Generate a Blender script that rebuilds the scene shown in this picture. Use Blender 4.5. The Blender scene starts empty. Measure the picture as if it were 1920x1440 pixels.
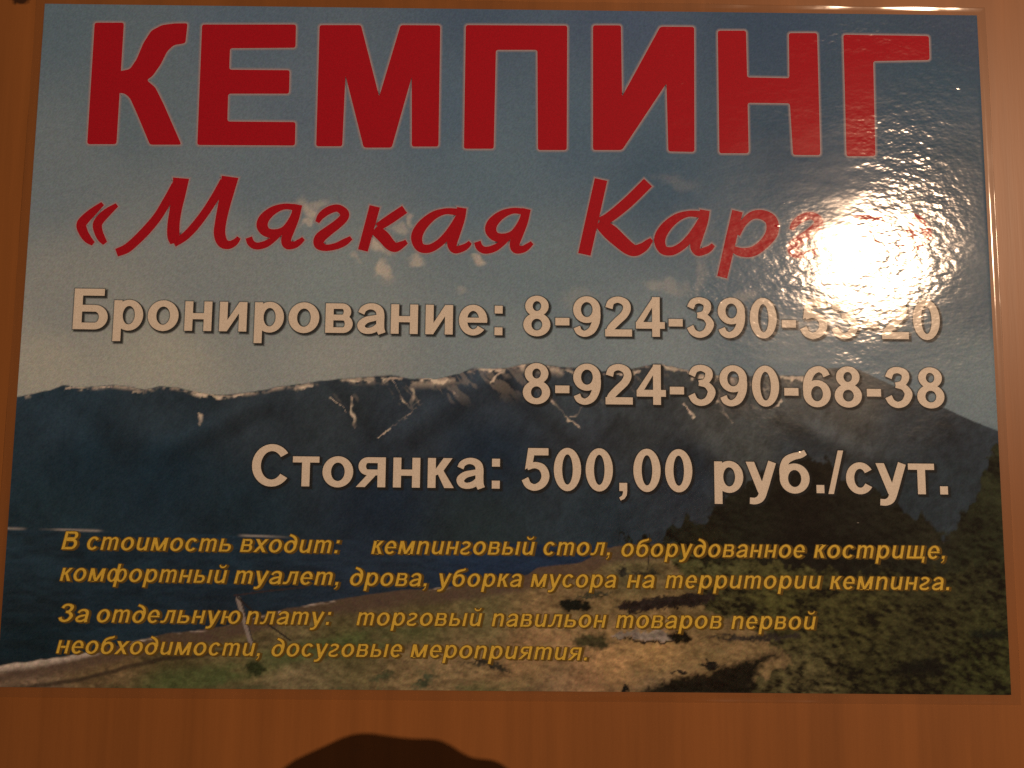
import bpy, math
import numpy as np
from mathutils import Matrix, Vector
from mathutils.geometry import delaunay_2d_cdt

# ------------------------------------------------------------------ camera, world, lamp, exposure
scene = bpy.context.scene
cam_data = bpy.data.cameras.new('camera')
cam_data.sensor_width = 36.0
cam_data.lens = 1350.0 / 1920.0 * 36.0
cam_data.clip_start = 0.005
cam_data.clip_end = 50.0
camera = bpy.data.objects.new('camera', cam_data)
scene.collection.objects.link(camera)
camera.matrix_world = Matrix((
    (0.99993828, -0.00997545, -0.00489064, -0.00005146),
    (-0.00575954, -0.08902370, -0.99601286, -0.21827943),
    (0.00950029, 0.99597955, -0.08907566, -0.03427052),
    (0, 0, 0, 1)))
scene.camera = camera

world = bpy.data.worlds.new('World')
scene.world = world
world.use_nodes = True
wb = world.node_tree.nodes['Background']
wb.inputs['Color'].default_value = (1.0, 0.63, 0.38, 1)
wb.inputs['Strength'].default_value = 0.085

lamp_data = bpy.data.lights.new('lamp', 'POINT')
lamp_data.energy = 62.0
lamp_data.color = (1.0, 0.65, 0.41)
lamp_data.shadow_soft_size = 0.004
lamp = bpy.data.objects.new('lamp', lamp_data)
LAMP = Vector((0.712, -1.2, 0.350))
lamp.location = LAMP
scene.collection.objects.link(lamp)

scene.view_settings.view_transform = 'Standard'
scene.view_settings.look = 'None'
scene.view_settings.exposure = 0.0
scene.view_settings.gamma = 1.0
scene.render.engine = 'CYCLES'
scene.cycles.use_denoising = False
scene.cycles.transparent_max_bounces = 16
scene.cycles.max_bounces = 6
scene.cycles.sample_clamp_indirect = 0.5

# ------------------------------------------------------------------ helpers
MM = 0.001
def link(name, me, mat, parent=None):
    o = bpy.data.objects.new(name, me)
    scene.collection.objects.link(o)
    if mat: me.materials.append(mat)
    if parent: o.parent = parent
    return o

def nodes(name):
    m = bpy.data.materials.new(name); m.use_nodes = True
    t = m.node_tree; t.nodes.clear()
    out = t.nodes.new('ShaderNodeOutputMaterial')
    return m, t, out

def N(t, kind, **kw):
    n = t.nodes.new(kind)
    for k, v in kw.items():
        if k in n.inputs: n.inputs[k].default_value = v
        else: setattr(n, k, v)
    return n

def grid_mesh(name, P, nx, ny, flip=False):
    """P: (ny*nx,3) rows of points; returns a smooth quad grid"""
    idx = np.arange(nx*ny).reshape(ny, nx)
    q = np.stack([idx[:-1, :-1], idx[:-1, 1:], idx[1:, 1:], idx[1:, :-1]], -1).reshape(-1, 4)
    if flip: q = q[:, ::-1]
    me = bpy.data.meshes.new(name)
    me.vertices.add(len(P)); me.vertices.foreach_set('co', np.ascontiguousarray(P, np.float32).ravel())
    me.loops.add(q.size); me.loops.foreach_set('vertex_index', np.ascontiguousarray(q, np.int32).ravel())
    me.polygons.add(len(q))
    me.polygons.foreach_set('loop_start', np.arange(0, q.size, 4, dtype=np.int32))
    me.polygons.foreach_set('loop_total', np.full(len(q), 4, np.int32))
    me.polygons.foreach_set('use_smooth', np.ones(len(q), bool))
    me.update(calc_edges=True)
    return me

def hash2(ix, iy, seed):
    h = (ix.astype(np.int64)*374761393 + iy.astype(np.int64)*668265263 + seed*974711) & 0x7fffffff
    h = ((h ^ (h >> 13))*1274126177) & 0x7fffffff
    return ((h ^ (h >> 16)) & 0xffff)/65535.0

def vnoise(x, y, seed):
    ix, iy = np.floor(x), np.floor(y); fx, fy = x-ix, y-iy
    fx = fx*fx*fx*(fx*(fx*6-15)+10); fy = fy*fy*fy*(fy*(fy*6-15)+10)
    a, b = hash2(ix, iy, seed), hash2(ix+1, iy, seed)
    c, d = hash2(ix, iy+1, seed), hash2(ix+1, iy+1, seed)
    return (a+(b-a)*fx)*(1-fy) + (c+(d-c)*fx)*fy

def fbm(x, y, size, octv, seed, ax=1.0):
    """0..1 noise, feature size in mm, ax>1 stretches along x"""
    s, a, tot, k = 0, 1.0, 0, 1.0/size
    for i in range(octv):
        s = s + a*vnoise(x*k/ax + 17.3*i, y*k - 9.1*i, seed+i); tot += a; a *= .55; k *= 2.03
    return s/tot

def sstep(a, b, v):
    t = np.clip((v-a)/(b-a), 0, 1); return t*t*(3-2*t)

# ------------------------------------------------------------------ wooden wall
WX, WZ = 0.42, 0.34
def make_wall():
    m, t, out = nodes('oiled_wood_veneer')
    tc = N(t, 'ShaderNodeTexCoord')
    mp = N(t, 'ShaderNodeMapping'); mp.inputs['Scale'].default_value = (1, 1, .045)
    t.links.new(tc.outputs['Object'], mp.inputs['Vector'])
    n1 = N(t, 'ShaderNodeTexNoise', Scale=95.0, Detail=5.0, Roughness=.55, Distortion=.25)
    n2 = N(t, 'ShaderNodeTexNoise', Scale=620.0, Detail=4.0, Roughness=.65)
    ng = N(t, 'ShaderNodeTexNoise', Scale=2400.0, Detail=2.0, Roughness=.7); t.links.new(tc.outputs['Object'], ng.inputs['Vector'])
    mp3 = N(t, 'ShaderNodeMapping'); mp3.inputs['Scale'].default_value = (1, 1, .4)
    n3 = N(t, 'ShaderNodeTexNoise', Scale=14.0, Detail=3.0, Roughness=.5)
    t.links.new(mp.outputs[0], n1.inputs['Vector']); t.links.new(mp.outputs[0], n2.inputs['Vector'])
    t.links.new(tc.outputs['Object'], mp3.inputs['Vector']); t.links.new(mp3.outputs[0], n3.inputs['Vector'])
    a = N(t, 'ShaderNodeMath', operation='MULTIPLY'); a.inputs[1].default_value = .55
    b = N(t, 'ShaderNodeMath', operation='MULTIPLY_ADD'); b.inputs[1].default_value = .20
    c = N(t, 'ShaderNodeMath', operation='MULTIPLY_ADD'); c.inputs[1].default_value = .30
    t.links.new(n1.outputs['Fac'], a.inputs[0]); t.links.new(n2.outputs['Fac'], b.inputs[0]); t.links.new(a.outputs[0], b.inputs[2])
    t.links.new(n3.outputs['Fac'], c.inputs[0]); t.links.new(b.outputs[0], c.inputs[2])
    rp = N(t, 'ShaderNodeValToRGB')
    e = rp.color_ramp.elements
    WD = (0.234,0.092,0.025)
    e[0].position = .36; e[0].color = (*[q*.80 for q in WD], 1)
    e[1].position = .72; e[1].color = (*[q*1.18 for q in WD], 1)
    cg = N(t, 'ShaderNodeMath', operation='MULTIPLY_ADD'); cg.inputs[1].default_value = .22
    cs = N(t, 'ShaderNodeMath', operation='SUBTRACT'); cs.inputs[1].default_value = .11
    t.links.new(ng.outputs['Fac'], cg.inputs[0]); t.links.new(c.outputs[0], cg.inputs[2]); t.links.new(cg.outputs[0], cs.inputs[0])
    t.links.new(cs.outputs[0], rp.inputs['Fac'])
    # dark mark in the veneer beside the corner of the sheet
    KX, KZ = MARKPOS
    sub = N(t, 'ShaderNodeVectorMath', operation='SUBTRACT'); sub.inputs[1].default_value = (KX*MM, 0, KZ*MM)
    sc = N(t, 'ShaderNodeVectorMath', operation='MULTIPLY'); sc.inputs[1].default_value = (330, 0, 620)
    t.links.new(tc.outputs['Object'], sub.inputs[0]); t.links.new(sub.outputs[0], sc.inputs[0])
    nm = N(t, 'ShaderNodeTexNoise', Scale=700.0, Detail=2.0)
    t.links.new(tc.outputs['Object'], nm.inputs['Vector'])
    ln = N(t, 'ShaderNodeVectorMath', operation='LENGTH'); t.links.new(sc.outputs[0], ln.inputs[0])
    ad = N(t, 'ShaderNodeMath', operation='ADD'); t.links.new(ln.outputs['Value'], ad.inputs[0]); t.links.new(nm.outputs['Fac'], ad.inputs[1])
    mr = N(t, 'ShaderNodeMapRange'); mr.inputs['From Min'].default_value = 1.15; mr.inputs['From Max'].default_value = 1.75
    t.links.new(ad.outputs[0], mr.inputs['Value'])
    mx = N(t, 'ShaderNodeMix', data_type='RGBA'); mx.inputs[6].default_value = (.035, .014, .006, 1)
    t.links.new(mr.outputs[0], mx.inputs[0]); t.links.new(rp.outputs['Color'], mx.inputs[7])
    bs = N(t, 'ShaderNodeBsdfPrincipled', Roughness=.42)
    bs.inputs['Specular IOR Level'].default_value = .42
    bp = N(t, 'ShaderNodeBump', Strength=.35, Distance=.0003)
    # a few small dents in the varnish
    mpv = N(t, 'ShaderNodeMapping'); mpv.inputs['Scale'].default_value = (.6, 1, 1.2); mpv.inputs['Rotation'].default_value = (0, math.radians(30), 0)
    t.links.new(tc.outputs['Object'], mpv.inputs['Vector'])
    vo = N(t, 'ShaderNodeTexVoronoi', Scale=48.0); t.links.new(mpv.outputs[0], vo.inputs['Vector'])
    dn = N(t, 'ShaderNodeMapRange', interpolation_type='SMOOTHSTEP'); dn.inputs['From Max'].default_value = .075; dn.inputs['To Min'].default_value = 1.0; dn.inputs['To Max'].default_value = .0
    t.links.new(vo.outputs['Distance'], dn.inputs['Value'])
    bd = N(t, 'ShaderNodeBump', Strength=1.0, Distance=.0004); t.links.new(dn.outputs[0], bd.inputs['Height']); t.links.new(bd.outputs[0], bp.inputs['Normal'])
    t.links.new(b.outputs[0], bp.inputs['Height']); t.links.new(bp.outputs[0], bs.inputs['Normal'])
    t.links.new(mx.outputs[2], bs.inputs['Base Color']); t.links.new(bs.outputs[0], out.inputs[0])
    # slab with softened edges, its face on y = 0
    import bmesh
    bm = bmesh.new(); bmesh.ops.create_cube(bm, size=1)
    for v in bm.verts: v.co = Vector((v.co.x*2*WX, (v.co.y+.5)*.022, v.co.z*2*WZ))
    bmesh.ops.bevel(bm, geom=bm.edges[:], offset=.0015, segments=2, affect='EDGES')
    me = bpy.data.meshes.new('wall'); bm.to_mesh(me); bm.free()
    o = link('wall', me, m); o['kind'] = 'structure'
    return o
MARKPOS = [(-156.67,106.57)][0]
make_wall()

# ------------------------------------------------------------------ the sign
sign = bpy.data.objects.new('laminated_sign', None)
sign.empty_display_size = .02
scene.collection.objects.link(sign)
sign['label'] = 'glossy laminated campsite sign with red heading over a mountain lake photo on brown wood'
sign['category'] = 'sign'

SW, SH = 297.0, 210.0      # sheet, mm
Z_PRINT, Z_SHADE, Z_INK, Z_FILM = .40, .435, .47, .80

def curl(x, y):
    """slow waves of the sheet, mm towards the viewer"""
    return .30*(fbm(x+400, y+300, 46, 2, 71)-.5) + .11*(fbm(x+90, y+700, 15, 2, 77, 1.4)-.5) \
        + .00075*((x-110)*.5-(y-20)*.86)**2*np.exp(-((x-110)**2+(y-20)**2)/420)

# ---- the printed photograph: colours of the print itself, computed per point
def inpoly(x, y, poly):
    r = np.zeros(x.shape, bool); n = len(poly)
    for i in range(n):
        x0, y0 = poly[i][:2]; x1, y1 = poly[(i+1) % n][:2]
        if y0 == y1: continue
        c = ((y0 > y) != (y1 > y)) & (x < (x1-x0)*(y-y0)/(y1-y0)+x0)
        r ^= c
    return r

def segdist(x, y, pl):
    d = np.full(x.shape, 1e9)
    for (x0, y0, *_), (x1, y1, *_) in zip(pl[:-1], pl[1:]):
        vx, vy = x1-x0, y1-y0; L = vx*vx+vy*vy+1e-9
        t = np.clip(((x-x0)*vx+(y-y0)*vy)/L, 0, 1)
        d = np.minimum(d, np.hypot(x-x0-t*vx, y-y0-t*vy))
    return d

def polysd(x, y, poly):
    d = segdist(x, y, list(poly)+[poly[0]])
    return np.where(inpoly(x, y, poly), -d, d)

def idw(x, y, pts, pw=3.2):
    w = 0; c = 0
    for (px, py, r, g, b) in pts:
        k = 1.0/(((x-px)**2+(y-py)**2+16.0)**(pw/2))
        w = w+k; c = c+k[..., None]*np.array((r, g, b))
    return c/w[..., None]

def print_colours(x, y):
    mix = lambda c, col, m: c + (np.asarray(col)-c)*m[..., None]
    # --- sky
    c = idw(x, y, [(-144.0,99.4,0.133,0.243,0.386),(-118.8,71.6,0.153,0.263,0.398),(-142.4,48.6,0.204,0.318,0.450),(-136.4,8.5,0.328,0.429,0.519),(-141.6,-11.5,0.452,0.543,0.584),
        (-106.1,-10.9,0.437,0.534,0.577),(-81.6,102.0,0.118,0.217,0.380),(-64.4,72.0,0.138,0.238,0.396),(-76.2,51.3,0.171,0.285,0.432),(-91.2,17.3,0.280,0.393,0.506),(-55.0,14.2,0.271,0.404,0.522),(-54.3,-8.9,0.364,0.473,0.560),
        (-10.3,103.8,0.085,0.168,0.330),(-18.3,72.8,0.106,0.211,0.379),(-6.3,52.0,0.131,0.249,0.404),(10.6,18.2,0.191,0.316,0.450),(2.6,-5.9,0.259,0.386,0.510),
        (35.7,104.1,0.081,0.157,0.324),(22.1,64.6,0.097,0.199,0.357),(47.1,51.0,0.074,0.163,0.303),(43.3,-4.7,0.245,0.372,0.501),(81.7,102.4,0.054,0.119,0.254),(90.9,63.7,0.046,0.113,0.229),(79.8,15.8,0.105,0.203,0.338),(85.9,-3.2,0.173,0.287,0.416),
        (143.1,99.4,0.055,0.106,0.216),(135.5,81.5,0.044,0.115,0.225),(145.9,52.2,0.048,0.108,0.195),(147.4,13.2,0.089,0.164,0.262),(146.2,-10.0,0.195,0.310,0.424)], 3.0)
    wv = fbm(x, y, 34, 4, 5, 1.6)-.5
    c = c*(1+.12*wv[..., None])*np.array((1.0, 1.02, 1.06))
    cl = 0
    wx = x + 7*(fbm(x, y, 6, 3, 31)-.5); wy = y + 6*(fbm(x, y, 6, 3, 37)-.5)
    for (bx, by, rx, ry, an, st) in CLOUDS:
        ca, sa = math.cos(an), math.sin(an)
        u = ((wx-bx)*ca+(wy-by)*sa)/rx; v = (-(wx-bx)*sa+(wy-by)*ca)/ry
        cl = np.maximum(cl, st*sstep(1.25, .35, np.hypot(u, v)))
    c = mix(c, (0.651,0.698,0.742), cl*(.55+.45*fbm(x, y, 4, 3, 41)))
    # --- mountains
    rx, ry = np.array([p[0] for p in RIDGE]), np.array([p[1] for p in RIDGE])
    top = np.interp(x, rx, ry) + .5*(fbm(x, 0*x, 3.2, 3, 51)-.5)
    mt = idw(x, y, [(-137.3,-27.6,0.026,0.069,0.138),(-105.4,-23.9,0.027,0.061,0.114),(-73.1,-25.2,0.032,0.062,0.110),(-128.4,-41.8,0.012,0.044,0.094),(-104.4,-41.7,0.010,0.038,0.084),(-135.5,-54.5,0.016,0.052,0.100),
        (-79.9,-54.0,0.013,0.042,0.086),(-53.8,-25.0,0.041,0.075,0.127),(-31.1,-31.2,0.031,0.059,0.111),(-37.0,-50.4,0.012,0.034,0.083),(-8.1,-58.1,0.019,0.046,0.077),(-2.2,-18.0,0.037,0.071,0.136),(-5.2,-36.0,0.013,0.037,0.088),
        (20.5,-17.8,0.043,0.076,0.128),(27.0,-32.3,0.030,0.051,0.089),(39.9,-27.3,0.046,0.075,0.117),(62.6,-25.5,0.066,0.095,0.129),(54.3,-40.1,0.018,0.041,0.087),(72.2,-33.5,0.066,0.098,0.133),(85.5,-20.4,0.084,0.117,0.155),(88.3,-34.9,0.038,0.067,0.113),
        (105.0,-18.6,0.088,0.115,0.143),(121.1,-23.3,0.047,0.075,0.118),(137.0,-32.9,0.030,0.056,0.100),(136.7,-39.4,0.022,0.045,0.078),(28.6,-54.6,0.021,0.050,0.094),(120.3,-45.8,0.022,0.046,0.079)], 3.4)
    rid = fbm(x+.55*y, y*.6, 9, 5, 61)-.5
    rid2 = fbm(x-.5*y, y*.5, 4.5, 4, 67)-.5
    rid3 = fbm(x-.6*y, y*.7+.2*x, 1.7, 3, 69)-.5
    mt = mt*np.clip(1+.6*rid+.45*rid2+.5*rid3*(.6+.8*sstep(-20, 60, x)), .3, 2)[..., None]
    for pl, wd, dk in FOLDS:                                   # valleys and spurs in the pictured slopes
        d = segdist(x+1.5*rid, y, pl)
        mt = mt*(1+dk*sstep(wd, 0, d))[..., None]
    hv = sstep(top-.25, top+.25, y)
    below = top-y
    # snow
    jit = fbm(x, y, 2.2, 3, 83)
    jit2, jit3 = fbm(x, y, 2.6, 3, 87), fbm(x, y, 5.5, 3, 89)
    sn = 0*x
    for pl, wd in SNOW:
        sn = np.maximum(sn, (.15+.75*sstep(.34, .62, jit3))*sstep(wd*(.25+1.1*jit), wd*.1*jit, segdist(x+2.2*(jit2-.5), y+2.2*(jit-.5), pl)))
    rs = sstep(.46, .62, .6*fbm(x, y, 6, 4, 91, 1.8)+.4*jit)*sstep(1.6+2.4*sstep(-75, -20, x), .2, below)*sstep(-.1, .35, below)*sstep(112, 92, x)
    rs = np.maximum(rs, .3*sstep(.60, .70, fbm(x+.7*y, y*.45, 3.0, 4, 93))*sstep(13, 3, below)*sstep(-70, -30, x)*sstep(110, 70, x))
    mt = mix(mt, (0.850,0.850,0.850), np.clip(sn*(.55+.5*jit)+.55*rs, 0, 1))
    c = np.where((hv < 1)[..., None], mix(mt, (0, 0, 0), 0*x)*(1-hv[..., None]) + c*hv[..., None], c)
    # --- water
    wxs, wys = np.array([p[0] for p in WATERTOP]), np.array([p[1] for p in WATERTOP])
    wt = np.interp(x, wxs, wys)
    wa = idw(x, y, [(-141.0,-67.1,0.016,0.050,0.101),(-140.1,-81.1,0.011,0.036,0.072),(-118.2,-79.3,0.012,0.042,0.091),(-139.4,-90.2,0.004,0.022,0.045),(-87.0,-72.8,0.013,0.043,0.096),(-39.7,-70.2,0.017,0.043,0.100),(-0.1,-67.4,0.012,0.039,0.119),(-83.4,-83.6,0.011,0.030,0.065)], 3)
    wa = wa*(1+.8*(fbm(x, y, 1.3, 3, 101, 3.5)-.5)+.5*(fbm(x, y, 5, 2, 103, 3)-.5))[..., None]
    c = mix(c, wa, sstep(wt+.2, wt-.2, y))
    strip = sstep(.55, .1, np.abs(y-wt-.1))*sstep(.42, .6, fbm(x, 0*y, 14, 3, 107))*sstep(-62, -75, x)
    c = mix(c, (0.283,0.315,0.377), strip)
    # --- beach
    fine = fbm(x+.4*y, y, .95, 3, 217, 1.6)
    sx, sy = np.array([p[0] for p in SHORE]), np.array([p[1] for p in SHORE])
    sh = np.interp(x, sx, sy) + .9*(fbm(x, 0*x, 5, 3, 109)-.5)
    land = sstep(sh+.3, sh-.3, y)
    dep = sh-y
    sand = idw(x, y, [(-141.6,-104.6,0.212,0.180,0.149),(-116.8,-102.2,0.189,0.156,0.096),(-95.0,-102.1,0.091,0.095,0.050),(-82.8,-97.3,0.150,0.150,0.084),(-47.0,-91.0,0.117,0.128,0.067),(-60.7,-101.7,0.215,0.208,0.138),(-23.2,-99.9,0.246,0.212,0.133),
        (-23.6,-81.7,0.120,0.125,0.065),(-7.8,-83.0,0.154,0.167,0.094),(8.1,-95.1,0.335,0.250,0.150),(23.8,-78.1,0.215,0.181,0.108),(31.6,-96.4,0.455,0.335,0.192),(42.7,-94.2,0.450,0.331,0.179),(16.0,-104.2,0.289,0.227,0.161),
        (23.8,-102.7,0.309,0.214,0.138),(44.2,-103.9,0.214,0.190,0.136),(55.4,-82.4,0.161,0.141,0.081),(36.5,-70.2,0.140,0.151,0.090),(-15.5,-92.2,0.224,0.188,0.122),(-39.4,-80.1,0.136,0.126,0.080)], 3)
    sg = fbm(x, y, 2.1, 4, 113, 2.0); sg2 = fbm(x, y, 9, 4, 117, 2.0)
    sand = sand*(1+.8*(sg-.5)+.5*(sg2-.5))[..., None]
    gr = sstep(.50, .66, fbm(x, y, 12, 4, 119, 2.6))*sstep(9, 14, dep+4*(sg2-.5))*(1-.8*sstep(-8, 12, x))
    sand = mix(sand, (0.097,0.144,0.066), .6*gr)
    tuft = sstep(.60, .76, .7*fbm(x, y, 5.2, 5, 211, 1.5)+.3*fine)*sstep(8, 12, dep)*(1-.45*sstep(0, 15, x))
    sand = mix(sand, (0.064,0.088,0.052), .75*tuft)
    sand = sand*(1+1.1*(fine-.5))[..., None]
    band = sstep(5.0, 1.0, np.abs(dep-13.5-2.5*(sg2-.5)))*sstep(-118, -95, x)*sstep(0, -40, x)*sstep(.25, .55, fbm(x, y, 7, 3, 221, 2.4))
    sand = mix(sand, np.array((0.083,0.140,0.061))*(1+.9*(fine-.5))[..., None], .8*band)
    wet = sstep(5.8+2.2*(sg2-.5), 3.2, dep)
    sand = mix(sand, np.array((0.098,0.077,0.074))*np.ones(3), .85*wet*(.6+.7*sg))
    dark = sstep(1.1, .2, np.abs(dep-7.2-1.2*(sg2-.5)))*sstep(-60, -85, x)
    sand = mix(sand, (0.039,0.033,0.029), .8*dark)
    foam = sstep(.52, .70, fbm(x, y, 2.6, 3, 123, 2.5)+.30*sstep(-100, -138, x)-.05*sstep(-90, -60, x)-.08*sstep(-55, -30, x))*sstep(-.7, .0, dep)*sstep(.9+2.0*sstep(-96, -146, x), .2, dep)*sstep(10, -20, x)
    sand = mix(sand, np.array((0.632,0.634,0.670))*(1+.9*(fine-.5))[..., None], .85*foam)
    c = mix(c, sand, land)
    # --- green shore, shrubs and trees
    wx = x+5*(fbm(x, y, 3.2, 4, 131)-.5); wy = y+5*(fbm(x, y, 3.2, 4, 137)-.5)
    leaf = fbm(x-.5*y, y+.35*x, 1.15, 3, 139, 2.0); clump = fbm(x, y, 5.5, 4, 141, 1.8)
    gcol = idw(x, y, [(55.6,-68.5,0.051,0.070,0.033),(79.2,-82.3,0.050,0.063,0.022),(103.0,-82.1,0.042,0.052,0.020),(121.7,-89.8,0.025,0.032,0.015),(143.4,-66.2,0.022,0.031,0.016),(141.9,-97.1,0.028,0.042,0.016),
        (110.3,-98.9,0.029,0.037,0.016),(86.6,-100.6,0.072,0.081,0.042),(119.4,-66.4,0.022,0.028,0.014),(71.0,-94.6,0.051,0.059,0.033)], 3)
    gcol = gcol*np.array((1.0, .93, .95))*np.clip(1+3.3*(leaf-.5)+1.7*(clump-.5)+1.2*(fine-.5), .1, 3.0)[..., None]
    c = mix(c, gcol, sstep(.8, -.8, polysd(wx, wy, GREEN)))
    tcol = idw(x, y, [(71.8,-55.8,0.007,0.010,0.008),(88.0,-46.1,0.006,0.006,0.005),(87.7,-58.9,0.004,0.004,0.004),(103.8,-55.5,0.007,0.009,0.008),(127.8,-58.4,0.013,0.017,0.013),(146.0,-47.2,0.017,0.026,0.015),(39.7,-60.8,0.012,0.023,0.021),(63.6,-66.8,0.011,0.015,0.009),(143.4,-66.2,0.019,0.029,0.016)], 3)
    tcol = tcol*np.clip(1+2.2*(leaf-.5)+2.0*(clump-.5), .15, 3)[..., None]
    tx = wx+5*(fbm(x, y, 7, 3, 233)-.5); ty = wy+9*(fbm(x, 0*y, 5, 4, 239)-.5)
    for tp in TREES:
        c = mix(c, tcol, sstep(.6, -.6, polysd(tx, ty, tp)))
    # --- driftwood, stumps and dark trunks in the picture
    for poly, col, soft in PATCHES:
        d = polysd(x+2.6*(leaf-.5), y+3.0*(fbm(x, y, 1.4, 3, 151)-.5), poly)
        cc = np.array(col)*(1+1.8*(leaf-.5))[..., None]
        m = sstep(soft, -soft, d)[..., None]
        c = c*(1-m)+cc*m
    for pl, wd, col in STICKS:
        c = mix(c, col, sstep(wd, wd*.5, segdist(x, y, pl)))
    # print grain
    ix, iy = np.round(x*2.9), np.round(y*2.9)
    dots = np.stack([hash2(ix, iy, 171+3*k) for k in range(3)], -1)-.5
    lum = hash2(ix, iy, 191)-.5
    c = c*(1+.10*(fbm(x, y, .7, 2, 161)-.5)+.22*lum)[..., None]*(1+.12*dots)+.006*(lum[..., None]+.5*dots)
    return np.clip(c, .002, .85)

CLOUDS = [(*[(-61.6,38.67)][0],2.6,4.2,.5,.75),(*[(-59.22,41.59)][0],4.5,1.6,.3,.5),(*[(-62.63,34.76)][0],3.2,1.4,.3,.7),(*[(-41.48,28.74)][0],5.5,3.2,-.5,.8),
    (*[(-34.49,33.04)][0],4.0,2.2,-.5,.55),(*[(-40.29,20.68)][0],2.2,3.2,.5,.85),(*[(-28.36,24.34)][0],3.4,2.0,0,.7),(*[(-10.06,23.7)][0],2.8,1.9,-.3,.85),(*[(-30.08,35.13)][0],2.0,2.4,0,.7),
    (*[(-47.95,24.12)][0],2.0,1.0,-.5,.35),(*[(-14.85,13.94)][0],1.6,1.6,0,.3),(*[(-38.73,17.85)][0],3.5,2.5,-.6,.18),(*[(47.62,15.45)][0],7,2.4,-.2,.3),(*[(52.1,48.53)][0],8,3.0,-.2,.12),(*[(71.45,12.36)][0],6,2.2,.2,.25),
    (*[(58.56,32.4)][0],5,9,.2,.12),(*[(86.07,4.2)][0],7,3,.1,.2),(*[(22.11,11.83)][0],8,3,.1,.14),(*[(58.37,18.91)][0],2.0,7,.1,.2)]
RIDGE = [(-160.23,-21.55),(-150.66,-20.48),(-144.3,-19.29),(-138.75,-18.1),(-134.82,-16.6),(-129.95,-17.04),(-123.52,-16.65),(-119.51,-16.28),(-113.83,-16.87),(-110.24,-17.65),(-105.77,-16.63),(-101.74,-16.59),(-96.02,-17.83),(-90.32,-18.91),(-83.87,-18.85),(-77.45,-17.97),(-69.43,-16.27),(-58.97,-14.7),(-49.29,-13.46),(-41.2,-12.89),(-35.54,-12.34),(-29.83,-13.43),(-21.72,-13.35),(-15.25,-11.98),(-11.22,-10.14),(-2.28,-10.05),(0.97,-9.36),(5.84,-8.49),(13.17,-9.07),(19.69,-9.66),(27.83,-10.56),(37.6,-9.81),(44.95,-8.09),(53.09,-9.65),(59.59,-11.22),(70.18,-11.93),(82.42,-11.48),(90.58,-11.24),(98,-8.87),(106.97,-9.43),(115.01,-13.12),(123.03,-16.79),(134.24,-21.57),(143.8,-25.85),(149.39,-27.9),(162.85,-34.23)]
SNOW = [([(-66.58,-16.81),(-62.95,-16.45),(-59.73,-16.17)],.9),([(-50.08,-14.2),(-46.02,-14.41),(-41.97,-14.37)],.9),([(-37.94,-13.67),(-33.88,-13.63),(-30.65,-13.03)],.8),([(-35.49,-14.3),(-32.96,-18.34),(-28.97,-23.17)],.5),([(-28.95,-16.68),(-28.97,-23.17)],1.0),([(-26.85,-20.31),(-28.82,-22.76)],.7),
    ([(-22.52,-14.33),(-16.85,-13.3)],.8),([(-11.62,-10.63),(-7.15,-10.59),(-1.46,-10.53)],1.1),([(-2.27,-10.7),(-4.67,-13.99)],.7),([(-124.28,-17.47),(-120.27,-17.1)],.7),([(-133.97,-17.24),(-127.5,-17.58)],.6),([(-113.74,-18.5),(-110.92,-18.47)],.9),([(-96,-18.32),(-90.31,-19.24),(-83.83,-19.66),(-81.04,-18.98)],.9),
    ([(-54.38,-18.96),(-49.8,-23.37)],.35),([(-47.09,-19.29),(-47.22,-23.34),(-46.29,-27.37)],.8),([(-93.11,-24.76),(-92.96,-27.82)],.8),([(-39.1,-31.33),(-32.77,-26.43),(-26.02,-21.52)],.35),([(-29.83,-13.43),(-21.72,-13.67)],.6),([(-16.79,-17.37),(-15.55,-18.98)],.5),
    ([(-0.65,-10.19),(5.04,-9.15)],.8),([(13.18,-9.89),(16.43,-10.35),(20.1,-11.29)],.9),([(27.83,-11.38),(33.53,-11.16),(40.04,-10.44)],.8),([(46.58,-8.73),(50.64,-9.76),(55.11,-10.94)],.8),([(56.32,-12.15),(61.2,-12.51),(66.07,-13.69)],.9),([(82.4,-12.05),(89.75,-12.06)],.8),([(72.58,-13.87),(79.06,-15.6)],.6),
    ([(12.41,-18.7),(16.48,-23.53),(20.93,-27.69)],.55),([(23.11,-21.03),(19.31,-24.72)],.4),([(53.78,-19.92),(56.33,-23.71)],.5),([(63.54,-19.42),(65.91,-23.05),(67.96,-26.43)],.6),([(78.93,-21.7),(83.22,-18.82)],.5),([(74.08,-20.53),(76.49,-21.73)],.5),([(10.76,-14.65),(12.41,-18.7)],.4)]
FOLDS = [([(-39.08,-32.13),(-27.97,-24.77),(-15.18,-16.54),(-8.76,-11.58)],4.5,.32),([(-27.8,-32.82),(-15.06,-23.84),(-0.6,-14.77)],5,-.30),([(-53.31,-14.48),(-45.72,-24.95),(-38.21,-34.53)],4,-.22),([(-104.92,-32.76),(-92.28,-28.62),(-81.31,-22.06),(-73.38,-18.74)],3.5,.25),([(-101.42,-38.32),(-87.35,-30.99),(-73.15,-24.41)],4.5,-.3),
    ([(-135.55,-17.74),(-126.99,-25.74),(-119.29,-33.7)],5,-.15),([(-3.86,-13.98),(9.2,-24.41),(18.92,-31.57)],5,-.35),([(20.53,-29.14),(35.11,-20.92),(46.56,-10.21)],6,.22),([(35.08,-27.39),(49.58,-33.69),(59.2,-38.41)],6,-.30),([(62.53,-31.96),(73.98,-25.4),(82.17,-22.08)],5,.28),([(82.09,-25.32),(94.85,-33.26),(110,-39.54)],5,-.42),
    ([(91.83,-25.22),(102.21,-30.78),(114.22,-34.69)],4,.30),([(116.5,-16.86),(127.58,-24.88),(143.46,-32.8)],5,-.15)]
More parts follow.
